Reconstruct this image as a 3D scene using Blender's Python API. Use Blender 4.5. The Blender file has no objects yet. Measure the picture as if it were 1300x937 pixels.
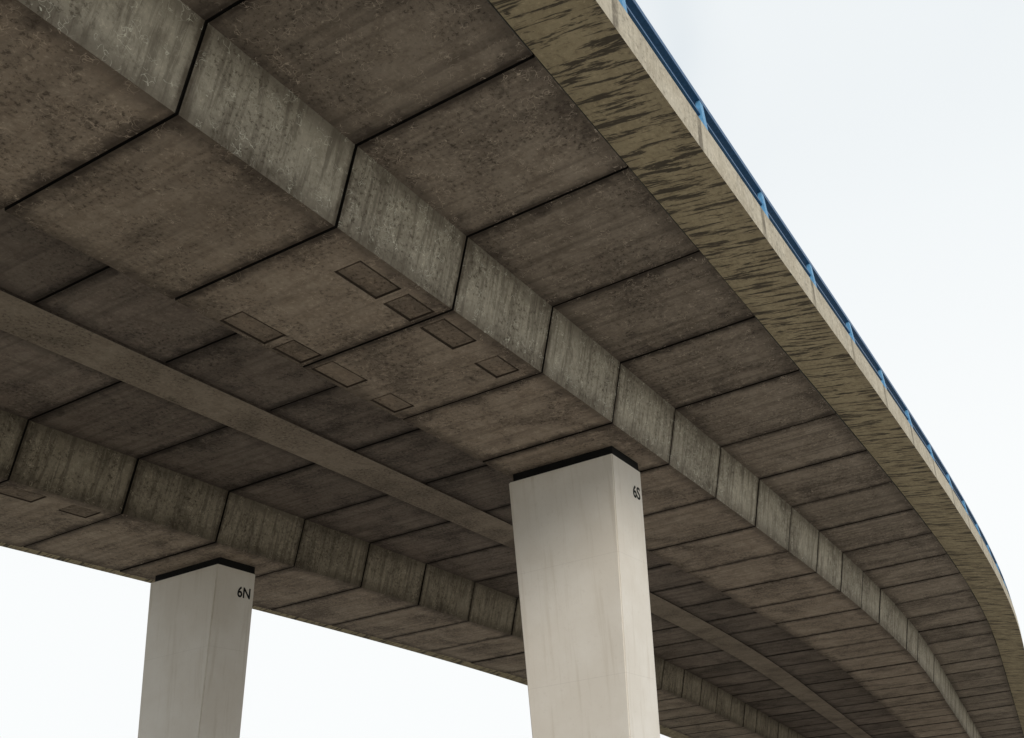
import bpy, bmesh, math, random
import numpy as np
from mathutils import Vector, Matrix
random.seed(7)
S=3.0; EYE=1.6
X0,Y0,Z0=-5.11563,2.1044,3.21791
g_,gc_,cr_=-0.01276,-0.00102,0.00293
k0,k1=0.0049,-0.00119
SMAX=17.0
# ---------- alignment table ----------
SA,SB,DS=-30.0,46.0,0.02
sv=np.arange(SA,SB+DS,DS)
kap=(k0+k1*np.clip(sv,0,SMAX))*np.clip(1-(sv-15.0)/4.0,0,1)
i0=int(round(-SA/DS))
psi=np.cumsum(kap)*DS; psi-=psi[i0]
xs=np.cumsum(np.sin(psi))*DS; xs-=xs[i0]
ys=np.cumsum(np.cos(psi))*DS; ys-=ys[i0]
def P(s,o,z):
    ps=float(np.interp(s,sv,psi)); x=X0+float(np.interp(s,sv,xs)); y=Y0+float(np.interp(s,sv,ys))
    if s<0: zz=g_*s
    elif s<SMAX: zz=g_*s+gc_*s*s
    else: zz=g_*s+gc_*SMAX*SMAX+2*gc_*SMAX*(s-SMAX)
    return Vector(((x+math.cos(ps)*o)*S,(y-math.sin(ps)*o)*S,(Z0+zz+cr_*o+z)*S+EYE))
# ---------- node helpers ----------
class NT:
    def __init__(s,mat): s.t=mat.node_tree; s.n=s.t.nodes; s.l=s.t.links
    def new(s,ty,**kw):
        n=s.n.new(ty)
        for k,v in kw.items(): setattr(n,k,v)
        return n
    def put(s,sock,val):
        if isinstance(val,bpy.types.NodeSocket): s.l.new(val,sock)
        else: sock.default_value=val
    def math(s,op,a,b=0.0,c=0.0,clamp=False):
        n=s.new('ShaderNodeMath',operation=op); n.use_clamp=clamp
        s.put(n.inputs[0],a); s.put(n.inputs[1],b); s.put(n.inputs[2],c); return n.outputs[0]
    def ramp(s,v,a,b,lo=0.0,hi=1.0):
        n=s.new('ShaderNodeMapRange'); n.interpolation_type='SMOOTHSTEP'
        s.put(n.inputs['Value'],v); s.put(n.inputs['From Min'],a); s.put(n.inputs['From Max'],b)
        s.put(n.inputs['To Min'],lo); s.put(n.inputs['To Max'],hi); return n.outputs[0]
    def noise(s,vec,scale,detail=6,rough=.6,dist=0.0):
        n=s.new('ShaderNodeTexNoise'); s.put(n.inputs['Vector'],vec); n.inputs['Scale'].default_value=scale
        n.inputs['Detail'].default_value=detail; n.inputs['Roughness'].default_value=rough; n.inputs['Distortion'].default_value=dist
        return n.outputs['Fac']
    def comb(s,x,y,z=0.0):
        n=s.new('ShaderNodeCombineXYZ'); s.put(n.inputs[0],x); s.put(n.inputs[1],y); s.put(n.inputs[2],z); return n.outputs[0]
    def mix(s,f,a,b,mode='MIX'):
        n=s.new('ShaderNodeMix',data_type='RGBA',blend_type=mode); s.put(n.inputs[0],f)
        s.put(n.inputs[6],a if isinstance(a,bpy.types.NodeSocket) else (*a,1)); s.put(n.inputs[7],b if isinstance(b,bpy.types.NodeSocket) else (*b,1)); return n.outputs[2]
def base_mat(name):
    m=bpy.data.materials.new(name); m.use_nodes=True; nt=NT(m); b=nt.n['Principled BSDF']
    b.inputs['Roughness'].default_value=.9; b.inputs['Specular IOR Level'].default_value=.15
    return m,nt,b
def concrete(name,base,dark,light,joint=0.6,edge=0.5,blotch=(.45,.66),blotch_amt=.7,segvar=.25,streak=0.0,su=5.0,sv_=.45,sth=(.46,.62),squig=0.0,bump=.25,jw=.32,fleck=.8,board=0.0):
    m,nt,b=base_mat(name)
    uvn=nt.new('ShaderNodeUVMap'); uvn.uv_map='UVMap'; sp=nt.new('ShaderNodeSeparateXYZ'); nt.l.new(uvn.outputs[0],sp.inputs[0])
    u,v=sp.outputs[0],sp.outputs[1]
    u2=nt.new('ShaderNodeUVMap'); u2.uv_map='Local'; sp2=nt.new('ShaderNodeSeparateXYZ'); nt.l.new(u2.outputs[0],sp2.inputs[0])
    t,w=sp2.outputs[0],sp2.outputs[1]
    useg=nt.math('DIVIDE',u,3.0); seg=nt.math('FLOOR',useg); fr=nt.math('FRACT',useg)
    wn=nt.new('ShaderNodeTexWhiteNoise',noise_dimensions='2D'); nt.l.new(nt.comb(seg,nt.math('FLOOR',nt.math('MULTIPLY',w,3.7))),wn.inputs['Vector'])
    vec=nt.comb(u,v,nt.math('MULTIPLY',seg,3.37)) if joint>0 else nt.comb(u,v,0.0)
    big=nt.noise(vec,.6,3,.6,.5)
    med=nt.noise(vec,2.3,6,.72,.3)
    fine=nt.noise(vec,13,4,.75)
    c=nt.mix(nt.ramp(med,.34,.64),base,light)
    bl=nt.math('MULTIPLY',nt.ramp(nt.math('ADD',nt.math('MULTIPLY',big,.55),nt.math('MULTIPLY',med,.45)),blotch[0],blotch[1]),blotch_amt)
    c=nt.mix(bl,c,dark)
    fl=nt.math('MULTIPLY',nt.ramp(fine,.52,.64),nt.ramp(big,.36,.58,.15,fleck))
    c=nt.mix(fl,c,dark)
    c=nt.mix(nt.ramp(fine,.44,.34,0,.5),c,tuple(min(1,x*1.35) for x in light))
    if board:
        # faint formwork board marks running across the panel
        bd=nt.noise(nt.comb(nt.math('MULTIPLY',u,4.0),nt.math('MULTIPLY',v,.12),seg),1.5,2,.5)
        c=nt.mix(nt.math('MULTIPLY',nt.ramp(bd,.45,.65),board),c,dark)
    if streak:
        sc=nt.comb(nt.math('MULTIPLY',u,su),nt.math('MULTIPLY',v,sv_),seg if joint>0 else 0.0)
        st=nt.ramp(nt.noise(sc,1.3,5,.72,.4),sth[0],sth[1])
        c=nt.mix(nt.math('MULTIPLY',st,streak),c,dark)
    if joint:
        jd=nt.math('MULTIPLY',nt.math('MINIMUM',fr,nt.math('SUBTRACT',1.0,fr)),3.0)
        jn=nt.math('ADD',jd,nt.math('MULTIPLY',nt.math('SUBTRACT',med,.5),-.75))
        c=nt.mix(nt.math('MULTIPLY',nt.ramp(jn,0.02,jw,1,0),joint),c,dark)
        # narrow grout line either side of the joint
        c=nt.mix(nt.math('MULTIPLY',nt.ramp(jd,.065,.12,1,0),nt.ramp(med,.4,.6,.35,.85)),c,dark)
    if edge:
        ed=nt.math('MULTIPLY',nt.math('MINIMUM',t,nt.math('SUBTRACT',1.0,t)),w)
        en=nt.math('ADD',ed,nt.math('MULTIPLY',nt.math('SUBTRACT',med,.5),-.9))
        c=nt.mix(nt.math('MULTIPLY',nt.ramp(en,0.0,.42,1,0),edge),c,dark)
    if squig:
        nn=nt.new('ShaderNodeTexNoise'); nt.l.new(vec,nn.inputs['Vector']); nn.inputs['Scale'].default_value=5; nn.inputs['Detail'].default_value=1
        dv=nt.new('ShaderNodeVectorMath',operation='ADD'); nt.l.new(vec,dv.inputs[0]); nt.l.new(nn.outputs['Color'],dv.inputs[1])
        vo=nt.new('ShaderNodeTexVoronoi',feature='DISTANCE_TO_EDGE'); nt.l.new(dv.outputs[0],vo.inputs['Vector']); vo.inputs['Scale'].default_value=3.6
        ln=nt.ramp(vo.outputs['Distance'],.006,.03,1,0)
        mk=nt.ramp(nt.noise(vec,3.7,1,.5),.52,.60)
        c=nt.mix(nt.math('MULTIPLY',nt.math('MULTIPLY',ln,mk),squig),c,tuple(min(1,x*1.9) for x in light))
    tint=nt.math('ADD',nt.math('MULTIPLY',nt.math('SUBTRACT',wn.outputs[0],.5),segvar*2),1.0)
    c=nt.mix(1.0,c,nt.comb(tint,tint,tint),'MULTIPLY')
    nt.l.new(c,b.inputs['Base Color'])
    bp=nt.new('ShaderNodeBump'); bp.inputs['Strength'].default_value=bump; bp.inputs['Distance'].default_value=.02
    nt.l.new(fine,bp.inputs['Height']); nt.l.new(bp.outputs[0],b.inputs['Normal'])
    return m
def plain(name,col,rough=.8,var=.2,scale=3,metal=0):
    m,nt,b=base_mat(name); tc=nt.new('ShaderNodeTexCoord')
    n=nt.noise(tc.outputs['Object'],scale,4,.65)
    c=nt.mix(nt.ramp(n,.3,.7),tuple(x*(1-var) for x in col),tuple(min(1,x*(1+var)) for x in col))
    nt.l.new(c,b.inputs['Base Color']); b.inputs['Roughness'].default_value=rough; b.inputs['Metallic'].default_value=metal
    return m
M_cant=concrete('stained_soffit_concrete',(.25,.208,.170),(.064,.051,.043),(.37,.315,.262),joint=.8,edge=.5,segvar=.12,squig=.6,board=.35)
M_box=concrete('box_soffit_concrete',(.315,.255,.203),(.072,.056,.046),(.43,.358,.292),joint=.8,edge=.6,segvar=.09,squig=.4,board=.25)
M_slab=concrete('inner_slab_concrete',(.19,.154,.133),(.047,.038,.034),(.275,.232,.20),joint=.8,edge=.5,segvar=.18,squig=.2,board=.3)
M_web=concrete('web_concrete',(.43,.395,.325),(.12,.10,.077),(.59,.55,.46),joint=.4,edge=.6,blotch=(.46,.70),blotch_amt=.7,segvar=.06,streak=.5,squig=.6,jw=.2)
M_webL=concrete('left_web_concrete',(.30,.265,.205),(.08,.066,.05),(.42,.375,.30),joint=.4,edge=.6,blotch=(.46,.70),blotch_amt=.75,segvar=.06,streak=.55,squig=.4,jw=.2)  # web concrete of the left girder, in darker colours than the right
M_haunch=concrete('haunch_concrete',(.40,.335,.225),(.07,.061,.052),(.50,.425,.29),joint=0,edge=.1,blotch=(.56,.74),blotch_amt=.5,segvar=0,streak=.9,su=6.0,sv_=.75,sth=(.50,.58),squig=0,bump=.4,fleck=.4)
M_strip=concrete('stitch_concrete',(.26,.215,.175),(.07,.055,.045),(.36,.305,.25),joint=0,edge=0,segvar=.0,blotch_amt=.6)
M_hatch=concrete('hatch_concrete',(.29,.23,.18),(.065,.05,.04),(.41,.335,.27),joint=0,edge=.3,segvar=.0,blotch_amt=.6)
M_fascia=concrete('fascia_concrete',(.46,.41,.32),(.15,.13,.10),(.58,.53,.43),joint=.2,edge=.1,segvar=.03,blotch=(.52,.75),blotch_amt=.35,streak=.2,jw=.08,fleck=.5)
M_joint=plain('joint_sealant',(.018,.016,.014),.9)
M_rec=plain('recess_concrete',(.09,.07,.057),.9)
M_top=plain('deck_concrete',(.3,.29,.27))
M_asph=plain('asphalt',(.05,.05,.052),.95,.2,8)
M_black=plain('rubber_and_gap_shade',(.012,.012,.012),.8)  # black for bearings and for the shade painted into the gap around them
# ---------- sweep ----------
class MB:
    def __init__(s): s.v=[];s.f=[];s.m=[];s.uv=[];s.lc=[];s.mats=[]
    def mi(s,mat):
        if mat not in s.mats: s.mats.append(mat)
        return s.mats.index(mat)
    def sweep(s,prof,mats,ss,dz=0,do=0,caps=True,closed=True,capmat=None):
        n=len(prof); b0=len(s.v)
        for q in ss:
            for o,z in prof: s.v.append(P(q,o+do,z+dz))
        arc=[0.]
        for i in range(n): 
            a=prof[i];b=prof[(i+1)%n]; arc.append(arc[-1]+math.hypot(a[0]-b[0],a[1]-b[1])*S)
        for k in range(len(ss)-1):
            for i in range(n if closed else n-1):
                j=(i+1)%n; a=b0+k*n
                s.f.append((a+i,a+j,a+n+j,a+n+i)); s.m.append(s.mi(mats[i]))
                off=prof[0][0]*S*3
                s.uv.append([(ss[k]*S,arc[i]+off),(ss[k]*S,arc[i+1]+off),(ss[k+1]*S,arc[i+1]+off),(ss[k+1]*S,arc[i]+off)])
                w=arc[i+1]-arc[i]; s.lc.append([(0,w),(1,w),(1,w),(0,w)])
        if caps and closed:
            for k in (0,len(ss)-1):
                a=b0+k*n; s.f.append(tuple(a+i for i in range(n))); s.m.append(s.mi(capmat or mats[0])); s.uv.append([(p[0]*S,p[1]*S) for p in prof]); s.lc.append([(.5,3)]*n)
    def obj(s,name,parent=None):
        me=bpy.data.meshes.new(name); me.from_pydata([tuple(v) for v in s.v],[],s.f)
        for m in s.mats: me.materials.append(m)
        for p,mi in zip(me.polygons,s.m): p.material_index=mi
        A=me.uv_layers.new(name='UVMap'); B=me.uv_layers.new(name='Local')
        for p,u,l in zip(me.polygons,s.uv,s.lc):
            for li,a,b in zip(p.loop_indices,u,l): A.data[li].uv=a; B.data[li].uv=b
        bm=bmesh.new(); bm.from_mesh(me); bmesh.ops.recalc_face_normals(bm,faces=bm.faces); bm.to_mesh(me); bm.free()
        o=bpy.data.objects.new(name,me); bpy.context.collection.objects.link(o)
        if parent: o.parent=parent
        return o
def empty(name):
    e=bpy.data.objects.new(name,None); bpy.context.collection.objects.link(e); return e
viaduct=empty('concrete_highway_viaduct')
S0,S1=-26,44
h=.43445; T=.12
gap=.0095
R=[(.184,0),(1.285,0),(1.415,-h),(2.5153,-h),(2.6416,0),(3.664,.0149),(3.664,T),(.184,T)]
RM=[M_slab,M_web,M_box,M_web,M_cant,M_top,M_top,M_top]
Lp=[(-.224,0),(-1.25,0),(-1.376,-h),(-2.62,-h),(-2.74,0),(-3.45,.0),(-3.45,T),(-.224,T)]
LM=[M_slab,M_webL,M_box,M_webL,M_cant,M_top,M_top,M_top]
gr=MB(); grh=MB()
for i in range(S0,S1):
    for prof,mm in ((R,RM),(Lp,LM)):
        dz=random.uniform(-.0035,.0035); do=random.uniform(-.004,.004)
        if i in (1,2): dz=0
        (grh if i in (1,2) else gr).sweep(prof,mm,[i+gap,i+1-gap],dz,do,capmat=M_joint)
gr.obj('girder_segments',viaduct)
gh=grh.obj('girder_segments_with_hatches',viaduct)
jb=MB(); ins=.014; ss=[S0+.02+k*.5 for k in range((S1-S0)*2)]
Rj=[(.2,ins),(1.285+.012,ins),(1.415+.012,-h+ins),(2.5153-.012,-h+ins),(2.6416-.012,ins),(3.65,.0149+ins),(3.65,T-.01),(.2,T-.01)]
Lj=[(-.24,ins),(-1.262,ins),(-1.388,-h+ins),(-2.608,-h+ins),(-2.728,ins),(-3.44,ins),(-3.44,T-.01),(-.24,T-.01)]
jb.sweep(Rj,[M_joint]*8,ss); jb.sweep(Lj,[M_joint]*8,ss); jb.obj('joint_filler',viaduct)
# hatches: real recesses cut into the box soffit, with a set-back cover plate
cut=MB(); pl=MB()
def patch(s0,s1,o0,o1):
    cut.sweep([(o0,-h-.02),(o1,-h-.02),(o1,-h+.012),(o0,-h+.012)],[M_rec]*4,[s0,s1])
    r=.016; a=random.uniform(-.0015,.0015)
    pl.sweep([(o0+r,-h+.004+a),(o1-r,-h+.004-a),(o1-r,-h+.013),(o0+r,-h+.013)],[M_hatch]*4,[s0+r,s1-r])
for a,b in ((1.3,1.65),(1.71,1.96),(2.05,2.39),(2.62,2.88)):
    patch(a,b,2.25,2.425); patch(a,b,1.44,1.61); patch(a,b,-1.66,-1.47)
pl.obj('hatch_covers',viaduct)
co_=cut.obj('cutter')
md=gh.modifiers.new('b','BOOLEAN'); md.object=co_; md.operation='DIFFERENCE'; md.solver='EXACT'; md.material_mode='TRANSFER'
bpy.context.view_layer.update()
dg=bpy.context.evaluated_depsgraph_get(); nm=bpy.data.meshes.new_from_object(gh.evaluated_get(dg)); gh.modifiers.clear(); gh.data=nm
bpy.data.objects.remove(co_)
# centre stitch, edge beams
fs=[S0+k*.25 for k in range((S1-S0)*4+1)]
st=MB(); st.sweep([(.179,-.016),(-.2185,-.016),(-.2185,T+.002),(.179,T+.002)],[M_strip,M_slab,M_top,M_slab],fs); st.obj('centre_stitch',viaduct)
eb=MB()
eb.sweep([(3.672,.012),(4.0694,-.0574),(4.0869,.143),(3.93,.143),(3.92,T+.004),(3.672,T+.004)],[M_haunch,M_fascia,M_fascia,M_top,M_top,M_top],fs)
eb.sweep([(-3.458,-.002),(-3.76,-.055),(-3.775,.143),(-3.64,.143),(-3.63,T+.004),(-3.458,T+.004)],[M_haunch,M_fascia,M_fascia,M_top,M_top,M_top],fs)
eb.obj('edge_beams',viaduct)
rd=MB(); rd.sweep([(3.9,T+.03),(-3.6,T+.03),(-3.6,T+.006),(3.9,T+.006)],[M_asph]*4,fs); rd.obj('road_surface',viaduct)
# ---------- pillars ----------
def pillar_mat():
    m,nt,b=base_mat('painted_pillar_concrete'); tc=nt.new('ShaderNodeTexCoord'); sp=nt.new('ShaderNodeSeparateXYZ'); nt.l.new(tc.outputs['Object'],sp.inputs[0])
    v=tc.outputs['Object']
    n=nt.noise(v,.7,4,.6); f=nt.noise(v,12,4,.65)
    c=nt.mix(nt.ramp(n,.35,.7),(.78,.735,.665),(.85,.815,.755))
    c=nt.mix(nt.ramp(f,.55,.75,0,.3),c,(.66,.61,.54))
    st=nt.noise(nt.comb(nt.math('MULTIPLY',sp.outputs[0],6),nt.math('MULTIPLY',sp.outputs[1],6),nt.math('MULTIPLY',sp.outputs[2],.35)),1,4,.6)
    c=nt.mix(nt.ramp(st,.52,.72,0,.35),c,(.60,.54,.45))
    # faint shutter lift line
    zf=nt.math('FRACT',nt.math('DIVIDE',sp.outputs[2],2.45)); zl=nt.ramp(zf,.0,.006,1,0)
    c=nt.mix(nt.math('MULTIPLY',zl,.25),c,(.35,.31,.26))
    nt.l.new(c,b.inputs['Base Color']); b.inputs['Roughness'].default_value=.6
    bp=nt.new('ShaderNodeBump'); bp.inputs['Strength'].default_value=.12; bp.inputs['Distance'].default_value=.01; nt.l.new(f,bp.inputs['Height']); nt.l.new(bp.outputs[0],b.inputs['Normal'])
    return m
M_pil=pillar_mat(); M_ink=plain('black_lettering',(.02,.02,.02),.7)
def pillar(s0,s1,oL,oR,text=None):
    root=empty('bridge_pillar')
    zt=-h-.07
    top=[P(s0,oL,zt),P(s0,oR,zt),P(s1,oR,zt),P(s1,oL,zt)]
    sc=(s0+s1)/2; a=P(sc,0,0); b=P(sc,1,0); cx=Vector((b.x-a.x,b.y-a.y,0)).normalized()
    zz=sum(p.z for p in top)/4; H=zz+.3
    bm=bmesh.new(); tv=[];bv=[]
    for k,p in enumerate(top):
        tv.append(bm.verts.new(p))
        d=.015*H if k in(0,3) else -.07*H
        bv.append(bm.verts.new((p.x+cx.x*d,p.y+cx.y*d,-.3)))
    bm.faces.new(tv); bm.faces.new(bv[::-1])
    for k in range(4): bm.faces.new((tv[k],bv[k],bv[(k+1)%4],tv[(k+1)%4]))
    bmesh.ops.recalc_face_normals(bm,faces=bm.faces)
    bmesh.ops.bevel(bm,geom=[e for e in bm.edges],offset=.025,segments=2,affect='EDGES')
    me=bpy.data.meshes.new('shaft'); bm.to_mesh(me); bm.free(); me.materials.append(M_pil)
    o=bpy.data.objects.new('shaft',me); bpy.context.collection.objects.link(o); o.parent=root
    bb=MB(); i=.03; bb.sweep([(oL+i,-h-.072),(oR-i*.3,-h-.072),(oR-i*.3,-h+.002),(oL+i,-h+.002)],[M_black]*4,[s0+i,s1-i*.3]); bb.obj('bearing_and_gap_shade',root)  # one black block: bearings, widened to stand in for the shaded gap under the soffit
    if text:
        cu=bpy.data.curves.new('number','FONT'); cu.body=text; cu.size=.40; cu.align_x='RIGHT'; cu.align_y='TOP'; cu.extrude=.002; cu.offset=.007
        t=bpy.data.objects.new('number',cu); bpy.context.collection.objects.link(t)
        bpy.context.view_layer.update()
        me=bpy.data.meshes.new_from_object(t); bpy.data.objects.remove(t); me.materials.clear(); me.materials.append(M_ink)
        t=bpy.data.objects.new('number',me); bpy.context.collection.objects.link(t); t.parent=root
        A=top[1]; B=top[2]; ux=(B-A); ux.z=0; ux.normalize()
        dn=(Vector((0,0,-1))-cx*.07).normalized(); uz=-dn; nn=ux.cross(uz)
        uz=nn.cross(ux).normalized(); nn=ux.cross(uz).normalized()
        pos=B+dn*.40-ux*.13+nn*.006
        t.matrix_world=Matrix(((ux.x,uz.x,nn.x,pos.x),(ux.y,uz.y,nn.y,pos.y),(ux.z,uz.z,nn.z,pos.z),(0,0,0,1)))
    return root
pillar(4.34,4.83,1.43,2.335,'6S'); pillar(4.29,4.77,-2.525,-1.64,'6N')
for s in (-15.6,26.6): 
    pillar(s,s+.49,1.43,2.335); pillar(s,s+.49,-2.525,-1.64)
# ---------- railing ----------
M_rail=plain('blue_steel_paint',(.03,.10,.22),.4,.15,20); M_rail2=plain('light_blue_steel_paint',(.12,.32,.55),.45,.15,20)
for side,oe in ((1,4.065),(-1,-3.755)):
    root=empty('steel_parapet_railing'); rb=MB(); fr=fs
    def bar(z,hw,hh,mat,name):
        m=MB(); m.sweep([(oe-hw,z-hh),(oe+hw,z-hh),(oe+hw,z+hh),(oe-hw,z+hh)],[mat]*4,fr); m.obj(name,root)
    bar(.350,.020,.018,M_rail,'top_rail'); bar(.245,.008,.008,M_rail,'mid_rail')
    for k in range(S0,S1):
        s=k+.13
        rb.sweep([(oe-.02,.14),(oe+.018,.14),(oe+.018,.334),(oe-.005,.334)],[M_rail2]*4,[s-.025,s+.025])
        rb.sweep([(oe-.04,.1425),(oe+.018,.1425),(oe+.018,.150),(oe-.04,.150)],[M_rail2]*4,[s-.05,s+.05])
    rb.obj('posts',root)
# ---------- ground ----------
m,nt,b=base_mat('gravelly_ground'); tc=nt.new('ShaderNodeTexCoord'); n1=nt.noise(tc.outputs['Object'],.06,5,.6); n2=nt.noise(tc.outputs['Object'],3,6,.7)
c=nt.mix(nt.ramp(n1,.5,.66),(.44,.41,.365),(.22,.22,.13)); c=nt.mix(nt.ramp(n2,.45,.75,0,.4),c,(.2,.17,.13)); nt.l.new(c,b.inputs['Base Color'])
bm=bmesh.new(); bmesh.ops.create_grid(bm,x_segments=40,y_segments=40,size=3000); me=bpy.data.meshes.new('ground'); bm.to_mesh(me); bm.free(); me.materials.append(m)
o=bpy.data.objects.new('ground',me); bpy.context.collection.objects.link(o)
# ---------- world ----------
SUN_EL=math.radians(21); sd=Vector((.74,-.67,0)).normalized()
w=bpy.data.worlds.new('World'); bpy.context.scene.world=w; w.use_nodes=True
class W(NT):
    def __init__(s,w): s.t=w.node_tree; s.n=s.t.nodes; s.l=s.t.links
wt=W(w); bg=wt.n['Background']; sky=wt.new('ShaderNodeTexSky',sky_type='NISHITA'); sky.sun_disc=False; sky.sun_elevation=SUN_EL; sky.sun_rotation=math.atan2(sd.x,sd.y)
sky.dust_density=2; 
tc=wt.new('ShaderNodeTexCoord'); sp=wt.new('ShaderNodeSeparateXYZ'); wt.l.new(tc.outputs['Generated'],sp.inputs[0])
cl=wt.noise(tc.outputs['Generated'],1.8,4,.5,.3)
hz=wt.ramp(sp.outputs[2],.22,.62,1.0,.0)
f=wt.math('ADD',wt.ramp(cl,.36,.62,.92,.98),wt.math('MULTIPLY',hz,.1),clamp=True)
ccol=wt.mix(hz,wt.mix(wt.ramp(cl,.38,.60),(7.5,8.2,8.7),(8.8,9.2,9.4)),(9.6,9.8,9.85))
wt.l.new(wt.mix(f,sky.outputs[0],ccol),bg.inputs[0]); bg.inputs[1].default_value=.1
L=bpy.data.lights.new('sun','SUN'); L.energy=1.5; L.angle=math.radians(14); L.color=(1,.94,.85)
lo=bpy.data.objects.new('sun',L); bpy.context.collection.objects.link(lo)
d=Vector((sd.x*math.cos(SUN_EL),sd.y*math.cos(SUN_EL),math.sin(SUN_EL))); lo.rotation_euler=d.to_track_quat('Z','Y').to_euler()
# ---------- camera ----------
f_,pi_,ro_,ya_=1267.89,.49094,-.0864,-.49956
F=Vector((math.sin(ya_)*math.cos(pi_),math.cos(ya_)*math.cos(pi_),math.sin(pi_))); Rr=Vector((math.cos(ya_),-math.sin(ya_),0)); U=Rr.cross(F)
c_,s_=math.cos(ro_),math.sin(ro_); R2=Rr*c_+U*s_; U2=U*c_-Rr*s_
cam=bpy.data.cameras.new('camera'); co=bpy.data.objects.new('camera',cam); bpy.context.collection.objects.link(co)
cam.sensor_width=36; cam.lens=f_/1300*36; cam.shift_y=-45.5/1300; cam.clip_end=6000
co.matrix_world=Matrix(((R2.x,U2.x,-F.x,0),(R2.y,U2.y,-F.y,0),(R2.z,U2.z,-F.z,EYE),(0,0,0,1)))
bpy.context.scene.camera=co
vs=bpy.context.scene.view_settings; vs.view_transform='Standard'; vs.look='None'; vs.exposure=0
